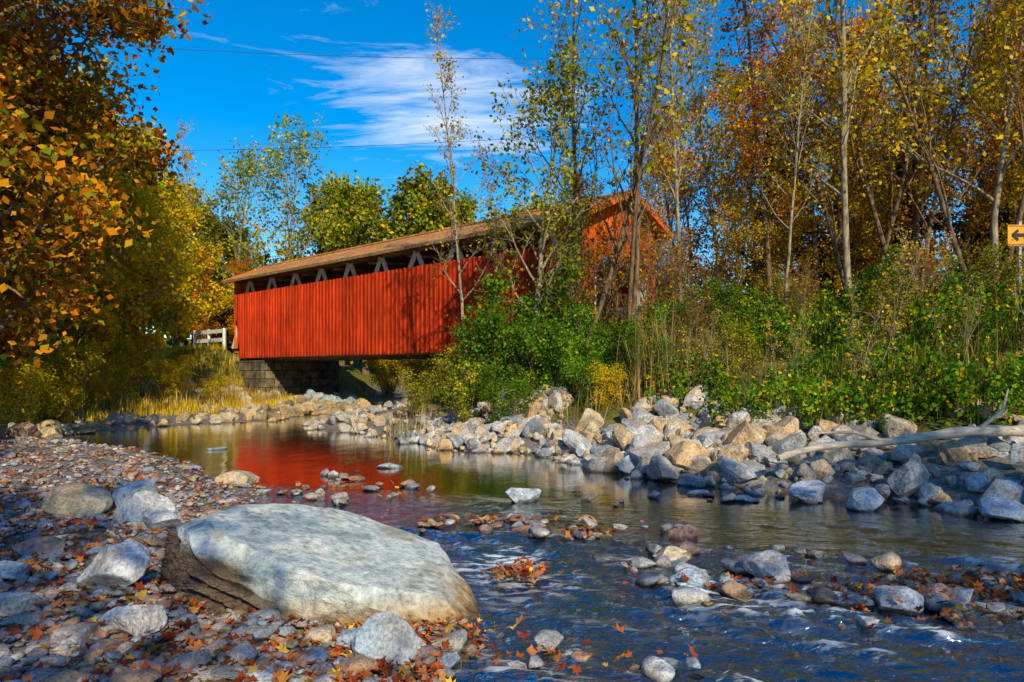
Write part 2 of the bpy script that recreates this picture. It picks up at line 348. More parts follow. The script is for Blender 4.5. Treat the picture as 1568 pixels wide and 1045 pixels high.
for x,y,s in sh:
    q=B[rng.integers(16)];sc=np.array([s,s*rng.uniform(.6,.9),s*rng.uniform(.3,.5)])*.62
    b.add((q*sc)@rotm(rng.uniform(0,6.3),rng.normal(0,.12),rng.normal(0,.12)).T+np.array([x,y,rng.uniform(-.01,.04)+.015]),F3,0,True)
b.build('shoal_stones',[M_peb])
def single(name,x,y,w,d,h,mat,seed,cuts=8,az=0,z=None,smooth=True,lo=.42):
    q=rockshape(5,seed,cuts,.07,lo,.82);hz=float(H(np.array([x]),np.array([y]))[0]);z0=max(hz,-.02) if z is None else z
    n=fbm(q[:,0]*5,q[:,1]*5,q[:,2]*5,seed=seed,o=4);q=q*(1+.045*n)[:,None]
    V=(q*np.array([w,d,h*1.25])/2)@rotm(az,0,0).T
    m=MB();m.add(V+np.array([x,y,z0+h*.38]),ico(5)[1],0,smooth);m.build(name,[mat])
for a in [(-4.84,7.6,.72,.5,.34,M_tanrock,3,5),(-4.45,7.95,.6,.5,.34,M_bluerock,4,9,.5),(-3.75,7.1,.74,.5,.38,M_palerock,15,14,.3,None,False,.35),
 (-3.45,6.75,.5,.35,.22,M_palerock,8,12,-.4,None,False,.35),(-2.75,4.75,.50,.42,.36,M_palerock,21,9),(-.72,3.95,.40,.34,.28,M_bluerock,22,9,.4),
 (-1.15,4.15,.22,.2,.12,M_tanrock,25,6,.4),(-3.9,5.7,.5,.4,.16,M_redrock,23,6,.2),(-4.05,10.3,.8,.5,.24,M_tanrock,26,8,.2),(-11.9,16.6,.9,.7,.45,M_redrock,27,7,.2),
 (-6.55,15.0,.55,.4,.14,M_bluerock,28,9,.2,-.05),(.13,8.95,.50,.4,.28,M_bluerock,29,11,.5,-.02,False,.35),(-2.18,12.2,.48,.3,.12,M_bluerock,30,8,.1,-.04),
 (-2.85,11.0,.24,.2,.16,M_palerock,31,8,.1,-.02),(2.12,5.6,.42,.34,.25,M_palerock,32,6,.1,-.01),(1.42,6.1,.36,.26,.14,M_tanrock,33,8,.1,-.0),
 (1.45,5.45,.40,.3,.14,M_bluerock,34,9,.1,-.01),(2.75,4.95,.50,.4,.17,M_bluerock,35,9,.6,-.02),(3.15,5.05,.3,.24,.14,M_redrock,36,8,.6,-.01),
 (3.25,5.95,.28,.24,.15,M_tanrock,37,8,.2,-.01),(1.78,7.0,.36,.3,.17,M_redrock,38,7,.2,-.02),(2.55,9.5,.36,.26,.10,M_palerock,39,8,.2,-.02),
 (3.1,9.0,.44,.3,.10,M_bluerock,40,8,.2,-.02),(3.95,9.05,.66,.5,.30,M_palerock,41,12,.2,-.02,False,.35),(4.4,8.55,.62,.5,.42,M_palerock,42,12,1.2,-.02,False,.33),
 (5.6,7.9,.7,.5,.26,M_bluerock,43,12,.2,-.02,False,.35),(2.05,11.6,.7,.5,.38,M_bluerock,44,12,.2,None,False,.35),(1.55,14.6,.85,.6,.68,M_tanrock,45,12,.2,None,False,.35),
 (-.9,4.1,.3,.22,.12,M_bluerock,46,8,.2),(-3.1,4.3,.42,.3,.14,M_bluerock,47,9,.2),(-2.2,3.95,.34,.3,.16,M_palerock,48,9,1.),(-3.6,4.9,.4,.3,.14,M_palerock,49,9,.4)]:
    single('stone',*a)
# big boulder
q,Fb=ico(7);q=q.copy()
s=np.sign(q)*np.abs(q)**.72;q=s/np.linalg.norm(s,axis=1)[:,None]**.35
q=q/np.abs(q).max(0)*np.array([1.30,.82,.52])
def cut(q,n,d,k=.99):
    n=np.array(n,float);n/=np.linalg.norm(n);e=np.clip(q@n-d,0,None);return q-n*e[:,None]*k
q=cut(q,(.20,-.02,1),.315);q=cut(q,(.45,-.6,.7),.66);q=cut(q,(-.9,-.35,.25),1.06);q=cut(q,(.1,-1,-.05),.60)
q=cut(q,(.75,.5,.35),.96);q=cut(q,(-.5,-.8,-.45),.74);q=cut(q,(-.62,-.78,.05),.84);q=cut(q,(.2,-1,-.5),.55)
q=cut(q,(.05,-.75,.75),.60);q=cut(q,(.9,-.4,-.2),1.10);q=cut(q,(.6,.1,.8),.66);q=cut(q,(-.75,.1,.65),.92)
nn=q/np.linalg.norm(q,axis=1)[:,None]
dsp=.04*fbm(q[:,0]*2.3,q[:,1]*2.3,q[:,2]*3,seed=61,o=5)+.014*fbm(q[:,0]*9,q[:,1]*9,q[:,2]*9,seed=62,o=4)
rg=1-np.abs(fbm(q[:,0]*1.6+2,q[:,1]*1.6,q[:,2]*4+q[:,0]*1.2,seed=69,o=4))*2;dsp+=.028*rg
crk=0
for sd_,w_ in((66,.009),(73,.007)):
    cr=np.abs(fbm(q[:,0]*.8+sd_,q[:,1]*1.3+q[:,0],q[:,2]*2.2+q[:,0]*.8,seed=sd_,o=4));crk=crk+np.exp(-(cr/w_)**2)
crk=np.clip(crk,0,1)*sst(-.2,.3,fbm(q[:,0]*1.5,q[:,1]*1.5,q[:,2],seed=81,o=2))
dsp-=.018*crk
st=(q[:,2]*1.0+q[:,0]*.42)*11+fbm(q[:,0]*3,q[:,1]*3,q[:,2]*3,seed=63)*.7
wv=fbm(q[:,0]*4,q[:,1]*4,q[:,2]*4,seed=64,o=3)*.12
stm=sst(.16,-.08,q[:,0]+q[:,2]*1.1+wv)*sst(.31,.24,q[:,2]+q[:,0]*.06+wv*.3)*sst(.15,-.1,q[:,1]+wv)
dsp+=stm*((st%1)**2*.12-.05)
q=q+nn*dsp[:,None]
V=q@rotm(R(-11),0,R(4)).T+np.array([-1.42,5.00,.15])
b=MB();b.add(V,Fb,0,True)
N=NT('boulder_stone');p=N.pos();n1=N.noise(2.6,p,4,.65);n2=N.noise(14,p,5,.75)
sp=N.n('ShaderNodeSeparateXYZ');N.l(p,sp.inputs[0])
ca=N.n('ShaderNodeAttribute',attribute_name='cavity')
c=N.ramp(n1,[(.3,(.24,.34,.37)),(.42,(.44,.53,.54)),(.53,(.66,.71,.70)),(.60,(.52,.53,.45)),(.72,(.34,.34,.26))])
c=N.mix(.9,c,N.ramp(n2,[(.3,(.32,.34,.37)),(.5,(.92,.92,.92)),(.7,(1.3,1.27,1.25))]),'MULTIPLY')
hh=N.math('ADD',sp.outputs[2],N.math('MULTIPLY',n1,.25))
c=N.mix(N.ramp(hh,[(.22,(1,1,1)),(.40,(0,0,0))]),c,N.ramp(n2,[(.35,(.11,.085,.05)),(.5,(.42,.25,.09)),(.65,(.50,.42,.26))]))
lay=N.n('ShaderNodeAttribute',attribute_name='layered')
c=N.mix(lay.outputs['Fac'],c,N.ramp(n2,[(.35,(.06,.04,.03)),(.55,(.20,.12,.07)),(.75,(.32,.25,.19))]))
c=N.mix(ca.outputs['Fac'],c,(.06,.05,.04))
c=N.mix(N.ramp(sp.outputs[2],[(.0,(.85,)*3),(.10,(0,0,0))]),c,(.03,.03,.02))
N.pr(c,.75,N.bump(n2,1.0,.035),.35)
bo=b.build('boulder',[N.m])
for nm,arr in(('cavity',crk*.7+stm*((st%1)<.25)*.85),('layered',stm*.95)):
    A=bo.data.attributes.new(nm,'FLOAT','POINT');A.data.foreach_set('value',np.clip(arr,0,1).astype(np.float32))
# fallen leaves (lobed)
b=MB()
n=8600;x,y=beach(n,rng,2.8,15,1.7)
cl=fbm(x*1.1,y*1.1,seed=71,o=3);k=(cl>-.04)|(rng.random(n)<.3);x=x[k];y=y[k];z=H(x,y)+rng.uniform(.02,.06,len(x))
ex=[]
for cx,cy,n,sx,sy in[(.05,5.62,110,.13,.09),(-.1,7.6,80,.5,.12),(-2.6,9.3,80,.7,.6),(2.9,5.1,130,.5,.14),(3.9,5.3,320,.6,.2),(3.7,4.6,100,.7,.10),(.9,7.1,30,.4,.12),(.2,3.95,30,.5,.08),(1.9,5.4,30,.5,.12),(-.6,4.3,90,.4,.15),(-1.7,4.2,340,.6,.12),(-2.9,4.1,400,.5,.25)]:
    ex.append(np.stack([cx+rng.normal(0,sx,n),cy+rng.normal(0,sy,n),rng.uniform(.035,.10,n)],-1))
P=np.concatenate([np.stack([x,y,z],-1)]+ex)
n=len(P);s=rng.uniform(.024,.054,n)[:,None]
az=rng.uniform(0,6.28,n);til=rng.normal(0,.4,(n,2))
a=np.stack([np.cos(az),np.sin(az),til[:,0]],-1);c=np.stack([-np.sin(az),np.cos(az),til[:,1]],-1);up=np.array([0,0,1.])
cu=rng.uniform(-.1,.8,n)[:,None]
ol=[(0,1.1),(24,.55),(48,.95),(75,.5),(108,.78),(145,.38),(180,.55),(215,.38),(252,.78),(285,.5),(312,.95),(336,.55)]
Vs=[P]
for an,r_ in ol:
    t=math.radians(an);Vs.append(P+s*r_*(a*math.cos(t)+c*math.sin(t)*.85)+up*s*cu*(r_*abs(math.sin(t)))+up*s*rng.normal(0,.08,(n,1)))
o=np.arange(n)[:,None]*13
b.add(np.stack(Vs,1),np.concatenate([o+np.array([[0,1+i,1+(i+1)%12]]) for i in range(12)]),0,False)
b.build('fallen_leaves',[Y_litter])
# ------------------------------------------------------------ covered bridge
br=bpy.data.objects.new('covered_bridge',None);scene.collection.objects.link(br)
br.location=(P0[0],P0[1],0);br.rotation_euler=(0,0,math.atan2(U[1],U[0]))
def redmat(name,cols):
    N=NT(name);p=N.obj();mp=N.n('ShaderNodeMapping');mp.inputs['Scale'].default_value=(5,5,.4);N.l(p,mp.inputs[0])
    n1=N.noise(2.4,mp.outputs[0],4,.7);n2=N.noise(.5,p,2)
    c=N.mix(1.0,N.ramp(n1,cols),N.ramp(n2,[(.3,(.7,)*3),(.7,(1.15,)*3)]),'MULTIPLY')
    sx_=N.n('ShaderNodeSeparateXYZ');N.l(p,sx_.inputs[0])
    wn_=N.n('ShaderNodeTexWhiteNoise',noise_dimensions='1D')
    N.l(N.math('FLOOR',N.math('MULTIPLY',N.math('ADD',sx_.outputs[0],sx_.outputs[1]),1/.2727)),wn_.inputs['W'])
    c=N.mix(1.0,c,N.ramp(wn_.outputs[0],[(0,(.70,.70,.70)),(1,(1.1,1.1,1.1))]),'MULTIPLY')
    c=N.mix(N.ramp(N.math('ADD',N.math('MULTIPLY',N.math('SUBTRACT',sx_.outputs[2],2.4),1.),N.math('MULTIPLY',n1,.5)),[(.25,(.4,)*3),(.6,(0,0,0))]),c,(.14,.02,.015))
    N.pr(c,.6,N.bump(n1,.3,.01));return N.m
M_red=redmat('red_board',[(.3,(.36,.025,.006)),(.5,(.62,.048,.008)),(.65,(.70,.085,.014)),(.8,(.72,.16,.04))])
M_gab=redmat('red_board_painted_sunlit',[(.3,(.55,.07,.010)),(.5,(.75,.14,.014)),(.65,(.80,.19,.02)),(.8,(.80,.26,.05))])  # same red boards for the portals, orange sunlight put into the colour
N=NT('roof_shingle');p=N.obj()
bk=N.n('ShaderNodeTexBrick',_Scale=1.0);bk.inputs['Color1'].default_value=(.80,.38,.12,1);bk.inputs['Color2'].default_value=(.52,.23,.07,1);bk.inputs['Mortar'].default_value=(.12,.05,.02,1)
bk.inputs['Brick Width'].default_value=.22;bk.inputs['Row Height'].default_value=.16;bk.inputs['Mortar Size'].default_value=.012;N.l(p,bk.inputs['Vector'])
n1=N.noise(.8,p,4,.7);c=N.mix(1.0,bk.outputs[0],N.ramp(n1,[(.3,(.6,)*3),(.7,(1.2,1.15,1.1))]),'MULTIPLY')
N.pr(c,.85,N.bump(bk.outputs[1],.6,-.02));M_roof=N.m
N=NT('weathered_timber');n1=N.noise(6,N.obj(),4);N.pr(N.ramp(n1,[(.3,(.14,.085,.04)),(.7,(.40,.25,.12))]),.85,N.bump(n1,.4,.01));M_tim=N.m
N=NT('white_painted_wood');n1=N.noise(5,N.obj(),3);N.pr(N.ramp(n1,[(.3,(.6,.58,.52)),(.6,(.82,.80,.76))]),.6);M_wht=N.m
ZB,ZT,ZE,ZR=2.5,6.02,6.85,8.0;SL=.75
def wall(y,out):
    m=MB();t=.05
    yo=y+out*t
    pts=[(SL,ZB),(BL-SL,ZB),(BL,ZT),(0,ZT)]
    Vs=[(u,y,z) for u,z in pts]+[(u,yo,z) for u,z in pts]
    m.add(Vs,[(0,1,2,3),(7,6,5,4),(0,4,5,1),(1,5,6,2),(2,6,7,3),(3,7,4,0)],0,False)
    nb=int(BL/.27)
    for i in range(nb+1):
        u=.03+i*(BL-.06)/nb
        zb=ZB-rng.uniform(0,.03)
        if u<SL:zb=ZT-(ZT-ZB)*(u/SL)
        if u>BL-SL:zb=ZT-(ZT-ZB)*((BL-u)/SL)
        if ZT-zb<.1:continue
        m.box((u-.035,min(yo,yo+out*.055),zb-.01),(u+.035,max(yo,yo+out*.055),ZT+.02))
    return m
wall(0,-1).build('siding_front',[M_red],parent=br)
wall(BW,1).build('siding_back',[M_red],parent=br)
m=MB();OV=.42;OE=.55
for sg in(0,1):
    ye=-OV if sg==0 else BW+OV
    a=[(-OE,ye,ZE),(BL+OE,ye,ZE),(BL+OE,BW/2,ZR),(-OE,BW/2,ZR)]
    Vs=a+[(x,y,z-.08) for x,y,z in a]
    Fq=[(0,1,2,3),(7,6,5,4),(0,4,5,1),(1,5,6,2),(3,7,4,0)]
    m.add(Vs,Fq if sg==0 else [f[::-1] for f in Fq],0,False)
m.beam((-OE-.02,BW/2,ZR+.02),(BL+OE+.02,BW/2,ZR+.02),.22,.07)
m.build('roof',[M_roof],parent=br)
m=MB()
m.box((-OE,-OV-.03,ZE-.15),(BL+OE,-OV-.002,ZE-.02));m.box((-OE,BW+OV+.002,ZE-.15),(BL+OE,BW+OV+.03,ZE-.02))
for i in range(26):
    u=.1+i*(BL-.2)/25
    for ye,y2 in((-OV+.02,BW/2),(BW+OV-.02,BW/2)):m.beam((u,ye,ZE-.14),(u,y2,ZR-.14),.08,.1)
m.beam((0,.28,ZE-.06),(BL,.28,ZE-.06),.3,.2);m.beam((0,BW-.28,ZE-.06),(BL,BW-.28,ZE-.06),.3,.2)
m.beam((0,.28,ZB+.1),(BL,.28,ZB+.1),.3,.35);m.beam((0,BW-.28,ZB+.1),(BL,BW-.28,ZB+.1),.3,.35)
for i in range(12):
    u=1+i*2.0;m.beam((u,.1,ZB-.02),(u,BW-.1,ZB-.02),.2,.25)
for i in range(9):
    u=1.+i*2.75;m.beam((u,.3,ZE-.25),(min(u+2.75,BL),BW-.3,ZE-.25),.12,.12)
m.build('timber_frame',[M_tim],parent=br)
m=MB()
nA=10
for yy,o_ in((.10,.035),(BW-.10,-.035)):
    for i in range(nA):
        u=1.5+i*(BL-3)/(nA-1)
        m.beam((u,yy,ZE-.16),(u-2.0,yy,ZB+.4),.07,.20);m.beam((u+.004,yy+o_*2.2,ZE-.16),(u+2.0,yy+o_*2.2,ZB+.4),.07,.20)
m.build('truss_braces',[M_wht],parent=br)
m=MB();m.box((.3,.35,ZB+.35),(BL-.3,BW-.35,ZB+.45));m.build('deck',[M_tim],parent=br)
for nm,u0,sg in(('portal_east',BL,1),('portal_west',0,-1)):
    m=MB();A=.65;hz_=5.7
    u1=u0+sg*.05
    def slab(poly,mat=0):
        n=len(poly);Vs=[(u0,y,z) for y,z in poly]+[(u1,y,z) for y,z in poly]
        Vs=np.array(Vs)
        for f in (tuple(range(n)),tuple(range(2*n-1,n-1,-1))):m.add(Vs,[f],mat,False)
        m.add(Vs,[(i,(i+1)%n,n+(i+1)%n,n+i) for i in range(n)],mat,False)
    slab([(0,hz_),(BW,hz_),(BW,ZE+.12),(BW/2,ZR-.14),(0,ZE+.12)])
    slab([(0,ZB+.3),(A,ZB+.3),(A,hz_-.004),(0,hz_-.004)]);slab([(BW-A,ZB+.3),(BW,ZB+.3),(BW,hz_-.004),(BW-A,hz_-.004)])
    slab([(A+.004,hz_-.6),(A+.6,hz_-.004),(A+.004,hz_-.004)]);slab([(BW-A-.004,hz_-.6),(BW-A-.004,hz_-.004),(BW-A-.6,hz_-.004)])
    k=int(BW/.27)
    for i in range(1,k):
        y=i*BW/k;zt=ZE+.1+(ZR-ZE-.26)*(1-abs(y-BW/2)/(BW/2));zb=hz_+.06 if A<y<BW-A else ZB+.3
        m.box((min(u1,u1+sg*.04),y-.03,zb),(max(u1,u1+sg*.04),y+.03,zt))
    for y in(A+.03,BW-A-.03):m.box((min(u0-sg*.6,u1+sg*.02),y-.03,ZB+.3),(max(u0-sg*.6,u1+sg*.02),y+.03,hz_-.55),1)
    ur=u0+sg*(OE+.02)
    m.beam((ur,-OV,ZE-.05),(ur,BW/2,ZR-.05),.05,.18,0);m.beam((ur,BW+OV,ZE-.05),(ur,BW/2,ZR-.05),.05,.18,0)
    m.build(nm,[M_gab,M_wht],parent=br)
N=NT('abutment_stone');bk=N.n('ShaderNodeTexBrick',_Scale=1.);p=N.obj()
cb=N.n('ShaderNodeSeparateXYZ');N.l(p,cb.inputs[0]);cc=N.n('ShaderNodeCombineXYZ');N.l(N.math('ADD',cb.outputs[0],cb.outputs[1]),cc.inputs[0]);N.l(cb.outputs[2],cc.inputs[1]);N.l(cc.outputs[0],bk.inputs['Vector'])
bk.inputs['Color1'].default_value=(.30,.24,.15,1);bk.inputs['Color2'].default_value=(.13,.11,.08,1);bk.inputs['Mortar'].default_value=(.04,.03,.025,1)
bk.inputs['Brick Width'].default_value=1.1;bk.inputs['Row Height'].default_value=.45;bk.inputs['Mortar Size'].default_value=.02
n1=N.noise(3,p,4,.7);N.pr(N.mix(1.0,bk.outputs[0],N.ramp(n1,[(.35,(.25,)*3),(.65,(1.1,)*3)]),'MULTIPLY'),.9,N.bump(N.math('SUBTRACT',n1,bk.outputs[1]),.8,.08));M_ab=N.m
for nm,ua,ub in(('abutment_west',-2.2,3.2),('abutment_east',20.6,26)):
    m=MB();m.box((ua,-.1,-.4),(ub,BW+.1,ZB-.16))
    m.box((ua if ua<0 else ub-3,-.4,-.4),((ua+2.6) if ua<0 else ub,-.11,ZB-.5))
    m.build(nm,[M_ab],parent=br)
N=NT('asphalt');N.pr(N.ramp(N.noise(30,N.pos(),3),[(.3,(.035,)*3),(.7,(.07,)*3)]),.9)
M_as=N.m;m=MB()
for sg in(-1,1):
    c0=P0+Vv*BW/2+(U*(BL-.2) if sg>0 else U*.2)
    pts=[]
    for t in np.linspace(0,55,56):
        c=c0+U*sg*t;top=3.03
        pts+= [(c[0]-Vv[0]*2.6,c[1]-Vv[1]*2.6,top),(c[0]+Vv[0]*2.6,c[1]+Vv[1]*2.6,top)]
    m.add(pts,[(2*i,2*i+1,2*i+3,2*i+2) if sg<0 else (2*i,2*i+2,2*i+3,2*i+1) for i in range(55)],0,False)
m.build('road',[M_as])
N=NT('galvanised_steel');N.pr(N.ramp(N.noise(20,N.obj()),[(.3,(.25,.26,.27)),(.7,(.42,.43,.44))]),.45,None,.5,.6);Ms=N.m
def fence(name,pts,h,mat,rails=(.45,.85),rh=.16):
    m=MB();pts=np.array(pts,float);z=H(pts[:,0],pts[:,1])
    for (x,y),zz in zip(pts,z):m.box((x-.07,y-.07,zz-.3),(x+.07,y+.07,zz+h))
    for i in range(len(pts)-1):
        for r in rails:m.beam((pts[i][0]-.03,pts[i][1]-.08,z[i]+r),(pts[i+1][0]-.03,pts[i+1][1]-.08,z[i+1]+r),.05,rh)
    m.build(name,[mat])
fence('white_guard_fence',[P0-U*t-Vv*.35 for t in(.5,2.4,4.3)],1.2,M_wht,(.55,1.05),.22)
fence('guardrail',[P0+U*(BL+1+t)-Vv*.35 for t in(0,2,4)],.72,Ms,(.55,),.28)
# ------------------------------------------------------------ trees
GA=2.39996
def unit(v):return v/(np.linalg.norm(v)+1e-9)
def path(r,p,d,L,n,wig,up):
    P=[p];s=L/n
    for i in range(n):
        d=unit(d+r.normal(0,wig,3)+np.array([0,0,up]));P.append(P[-1]+d*s)
    return np.array(P)
def perp(r,d,ang):
    a=unit(np.cross(d,r.normal(size=3)));return unit(d*math.cos(ang)+a*math.sin(ang))
def leaves(mb,r,A,n,size,sig,mat,w=.36):
    c=A[r.integers(len(A),size=n)]+r.normal(0,sig,(n,3))
    a=r.normal(size=(n,3));a[:,2]-=.3;a/=np.linalg.norm(a,axis=1)[:,None]
    q=r.normal(size=(n,3));q=np.cross(a,q);q/=np.linalg.norm(q,axis=1)[:,None]
    s=(size*r.uniform(.6,1.35,n))[:,None]
    V=np.stack([c,c+.45*a*s+w*q*s,c+a*s,c+.45*a*s-w*q*s],1)
    mb.add(V,np.arange(n*4).reshape(n,4),mat,False)
def make_tree(name,seed,Ht,r0,base=.3,nl=14,spread=.35,ang=(40,65),nleaf=9000,ls=.12,lm=None,bm=None,sub=(6,4),sig=.2,trunks=1,lean=.05,up=.05,shape='round'):
    r=np.random.default_rng(seed);mb=MB();A=[]
    for tk in range(trunks):
        az=r.uniform(0,6.28);ln=lean+(0.16 if trunks>1 else 0)
        d=unit(np.array([math.cos(az)*ln,math.sin(az)*ln,1]));hh=Ht*(1 if tk==0 else r.uniform(.7,.95))
        P=path(r,np.array([math.cos(az)*.12*(trunks>1),math.sin(az)*.12*(trunks>1),-.3]),d,hh,14,.045,.02)
        tt=np.linspace(0,1,15);rr=r0*(1-.88*tt**.9);rr[0]*=1.35
        mb.tube(P,rr,8,0)
        n_=nl if tk==0 else max(4,int(nl*.7))
        for i in range(n_):
            t=base+(1-base)*(i+r.uniform(0,.8))/n_;t=min(t,.985)
            p=np.array([np.interp(t,tt,P[:,k]) for k in range(3)]);s=(t-base)/(1-base)
            if shape=='round':L=Ht*spread*(.35+.95*math.sin(math.pi*min(.98,(.12+.8*s))))*.8
            elif shape=='cone':L=Ht*spread*(1.05-s)
            else:L=Ht*spread*(1.0-.6*s)
            L*=r.uniform(.7,1.2)
            an=R(r.uniform(*ang))*(1-.45*s);a2=i*GA+r.uniform(-.5,.5)
            d1=np.array([math.cos(a2)*math.sin(an),math.sin(a2)*math.sin(an),math.cos(an)])
            rl=min(np.interp(t,tt,rr)*.6,.02+L*.022)
            Q=path(r,p,d1,L,6,.10,up);mb.tube(Q,rl*(1-.8*np.linspace(0,1,7)),5,0);A.append(Q[3:])
            for j in range(sub[0]):
                u=.2+.8*(j+r.random())/sub[0];pp=np.array([np.interp(u*6,range(7),Q[:,k]) for k in range(3)])
                dd=perp(r,unit(Q[min(6,int(u*6)+1)]-Q[max(0,int(u*6)-1)]),R(r.uniform(28,58)))
                L2=L*r.uniform(.3,.5)*(1.15-.4*u)
                S=path(r,pp,dd,L2,4,.13,up);mb.tube(S,max(rl*.35,.008)*(1-.75*np.linspace(0,1,5)),4,0);A.append(S[1:])
                for k2 in range(sub[1]):
                    u2=r.uniform(.25,1);pq=np.array([np.interp(u2*4,range(5),S[:,k]) for k in range(3)])
                    d3=perp(r,unit(S[-1]-S[0]),R(r.uniform(20,60)))
                    T=path(r,pq,d3,L2*r.uniform(.35,.6),3,.15,up);mb.tube(T,np.array([.007,.006,.0045,.003])*(1+r0*2),3,0);A.append(T[1:]);A.append(T[1:])
    A=np.concatenate(A)
    if nleaf:leaves(mb,r,A,nleaf,ls,sig,1)
    return mb.build(name,[bm or bark,lm],coll=False)
def hz(x,y):return float(H(np.array([x]),np.array([y]),False)[0])
def put(name,me,x,y,rot=None,sc=1.):
    return obj(name,me,(x,y,hz(x,y)-.05),random.uniform(0,6.28) if rot is None else rot,sc)
gold=[make_tree('gold%d'%i,200+i,14,.26,.14,24,.36,(50,85),30000,.17,Y_gold if i else Y_orange,bark,(7,3),.24) for i in range(2)]
yel=[make_tree('yel%d'%i,210+i,10,.16,.08,22,.40,(45,80),18000,.20,Y_yellow,barkp,(6,3),.22) for i in range(2)]
gree=[make_tree('gree%d'%i,220+i,15,.3,.15,22,.36,(45,80),13000,.34,Y_ygreen,bark,(6,3),.35) for i in range(2)]
spg=make_tree('spg',230,16,.22,.2,22,.30,(25,50),3600,.24,Y_ygreen,barkp,(7,4),.2)
slim=[make_tree('slim%d'%i,240+i,13,.07,.25,20,.19,(22,42),1100,.10,Y_gold,barkp,(6,4),.10,1,.03,.06,'tall') for i in range(2)]
tall=[make_tree('tall%d'%i,250+i,16,r_,.22,20,.20,(20,42),c,.13,m_,bm_,(6,3),.16,tk,.05,.05,'tall') for i,(c,m_,bm_,tk,r_) in enumerate([(2200,Y_gold,bark,2,.085),(4600,Y_yellow,barkp,1,.11),(4800,Y_rust,bark,1,.11),(1700,Y_ygreen,bark,2,.07)])]
rgt=[make_tree('rgt%d'%i,260+i,14,.15,.10,22,.28,(35,70),c,.17,m_,bark,(6,3),.24,1,.06,.04,'round') for i,(c,m_) in enumerate([(8500,Y_orange),(9500,Y_gold),(8500,Y_rust)])]
pine=make_tree('pine',270,13,.2,.12,40,.24,(75,95),14000,.26,Y_pine,bark,(6,2),.14,1,.02,.0,'cone')
bush=[make_tree('bush%d'%i,280+i,2.6,.03,.08,8,.5,(20,50),c_,.10,m_,bark,(5,3),.13,4,.18,.06,'round') for i,(m_,c_) in enumerate([(Y_bush,3800),(Y_ygreen,2600),(Y_yellow,4200)])]
brush=make_tree('brush',285,3.4,.03,.05,11,.4,(20,50),900,.09,Y_orange,bark,(6,4),.12,5,.2,.06,'round')
sap=make_tree('sap',290,3.2,.02,.15,12,.25,(20,45),420,.07,Y_gold,barkp,(4,2),.07,3,.12,.04,'tall')
put('maple_tree',gold[0],-12.6,16.2,1.0,1.15)
put('maple_tree',gold[1],-19,23,4.0,1.15)
put('maple_tree',gold[0],-12.2,11.5,3.4,.95)
put('maple_tree',gold[0],-18.5,18.5,2.2,1.15)
put('maple_tree',gold[0],-16.3,21,5.1,.95)
for x,y,s,r_ in[(-16.8,25.5,.95,0),(-18.2,30,.95,1),(-20.5,35,1.05,2),(-22,31,1.2,3),(-25,40,1.3,4),(-22,45,.9,5)]:
    put('yellow_tree',yel[int(r_)%2],x,y,r_,s)
for x,y,s,mm in[(-20.5,45,.42,rgt[2]),(-18.2,46.5,.42,rgt[2]),(-16.2,46,.36,rgt[1]),(-15,25,.30,yel[0]),(-14.2,22.6,.22,yel[1]),(-13.8,20.5,.20,yel[0]),(-16.2,29,.24,rgt[2])]:
    put('young_tree',mm,x,y,None,s)
put('bare_tree',slim[0],-23,50,0,1.3)
put('ash_tree',spg,-17.6,52,0,1.02);put('ash_tree',spg,-21,52,2,.95)
for x,y,s in[(-12,56,.98),(-8.5,53,.95),(-4.5,54,.95),(-.5,50,.85),(3,52,.8),(-15,60,.9),(-24,60,.7),(-27,55,.8)]:
    put('oak_tree',gree[int(abs(x))%2],x,y,None,s)
put('slender_tree',slim[0],-1.45,22,.5,.94)
put('slender_tree',slim[1],-.4,23.2,2.5,.6)
put('slender_tree',tall[0],1.75,19.0,0,1.05)
put('slender_tree',tall[3],3.1,18.6,3.4,1.08)
put('slender_tree',slim[1],5.2,20.5,1.9,1.1)
put('slender_tree',slim[0],7.0,17.5,2.9,.72)
put('slender_tree',rgt[1],1.9,21.0,1.9,.34)
put('slender_tree',spg,.5,19.0,.4,.50)
for x,y,s,k in[(10.2,20.5,1.1,1),(11.8,23,1.0,0),(9.2,24,1.0,2),(13.6,19.4,1.05,0),(14.8,21,1.1,1),(16.4,20.2,1.1,2),(8.6,28,1.1,1),(12.2,27,1.1,2),(15.5,26,1.15,1),(18,24,1.1,2),(7.2,27,.9,0),(19,20,1.0,2),(17,16.5,1.0,1),(12.6,21.5,1.1,0),(14,24,1.1,2)]:
    put('forest_tree',tall[k],x,y,None,s)
for x,y,s,k in[(11,31,.9,0),(15,31,.95,2),(19,29,.95,0),(8.8,34,.8,2),(13,37,1.0,2),(18,36,1.05,1),(22,33,1.1,0),(24,26,1.1,1),(9,42,.9,1),(21,23,.9,0),(8.2,24.5,.36,1),(10.5,26,.4,1),(13,26,.55,1),(17,23,.6,1)]:
    put('oak_tree',rgt[k],x,y,None,s)
for x,y,s in[(13.5,33,.8),(17,34,.9),(20.5,38,1.1),(22.5,29,1.0),(25,33,1.1)]:
    put('pine_tree',pine,x,y,None,s)
for x,y,s,k in[(10.8,-9,.95,0),(13.5,-12,1.0,1),(-3.4,-8.0,.85,1),(0.6,-8.5,.85,0),(-7,-10,.9,0)]:
    put('oak_tree',rgt[k],x,y,None,s)
for x,y,s in[(.1,18.2,.95),(-.7,18.6,.7),(.9,17.6,.8),(-.1,19.8,1.05),(1.4,19.4,.9),(-.2,16.6,.5),(1.7,16.6,.5),(5.5,17.5,.5),(8.6,15.6,.5),(3.2,16.2,.5),(10.5,16,.45),(2.5,17.2,.65),(4.2,17.4,.55)]:
    put('green_shrub',bush[0],x,y,None,s)
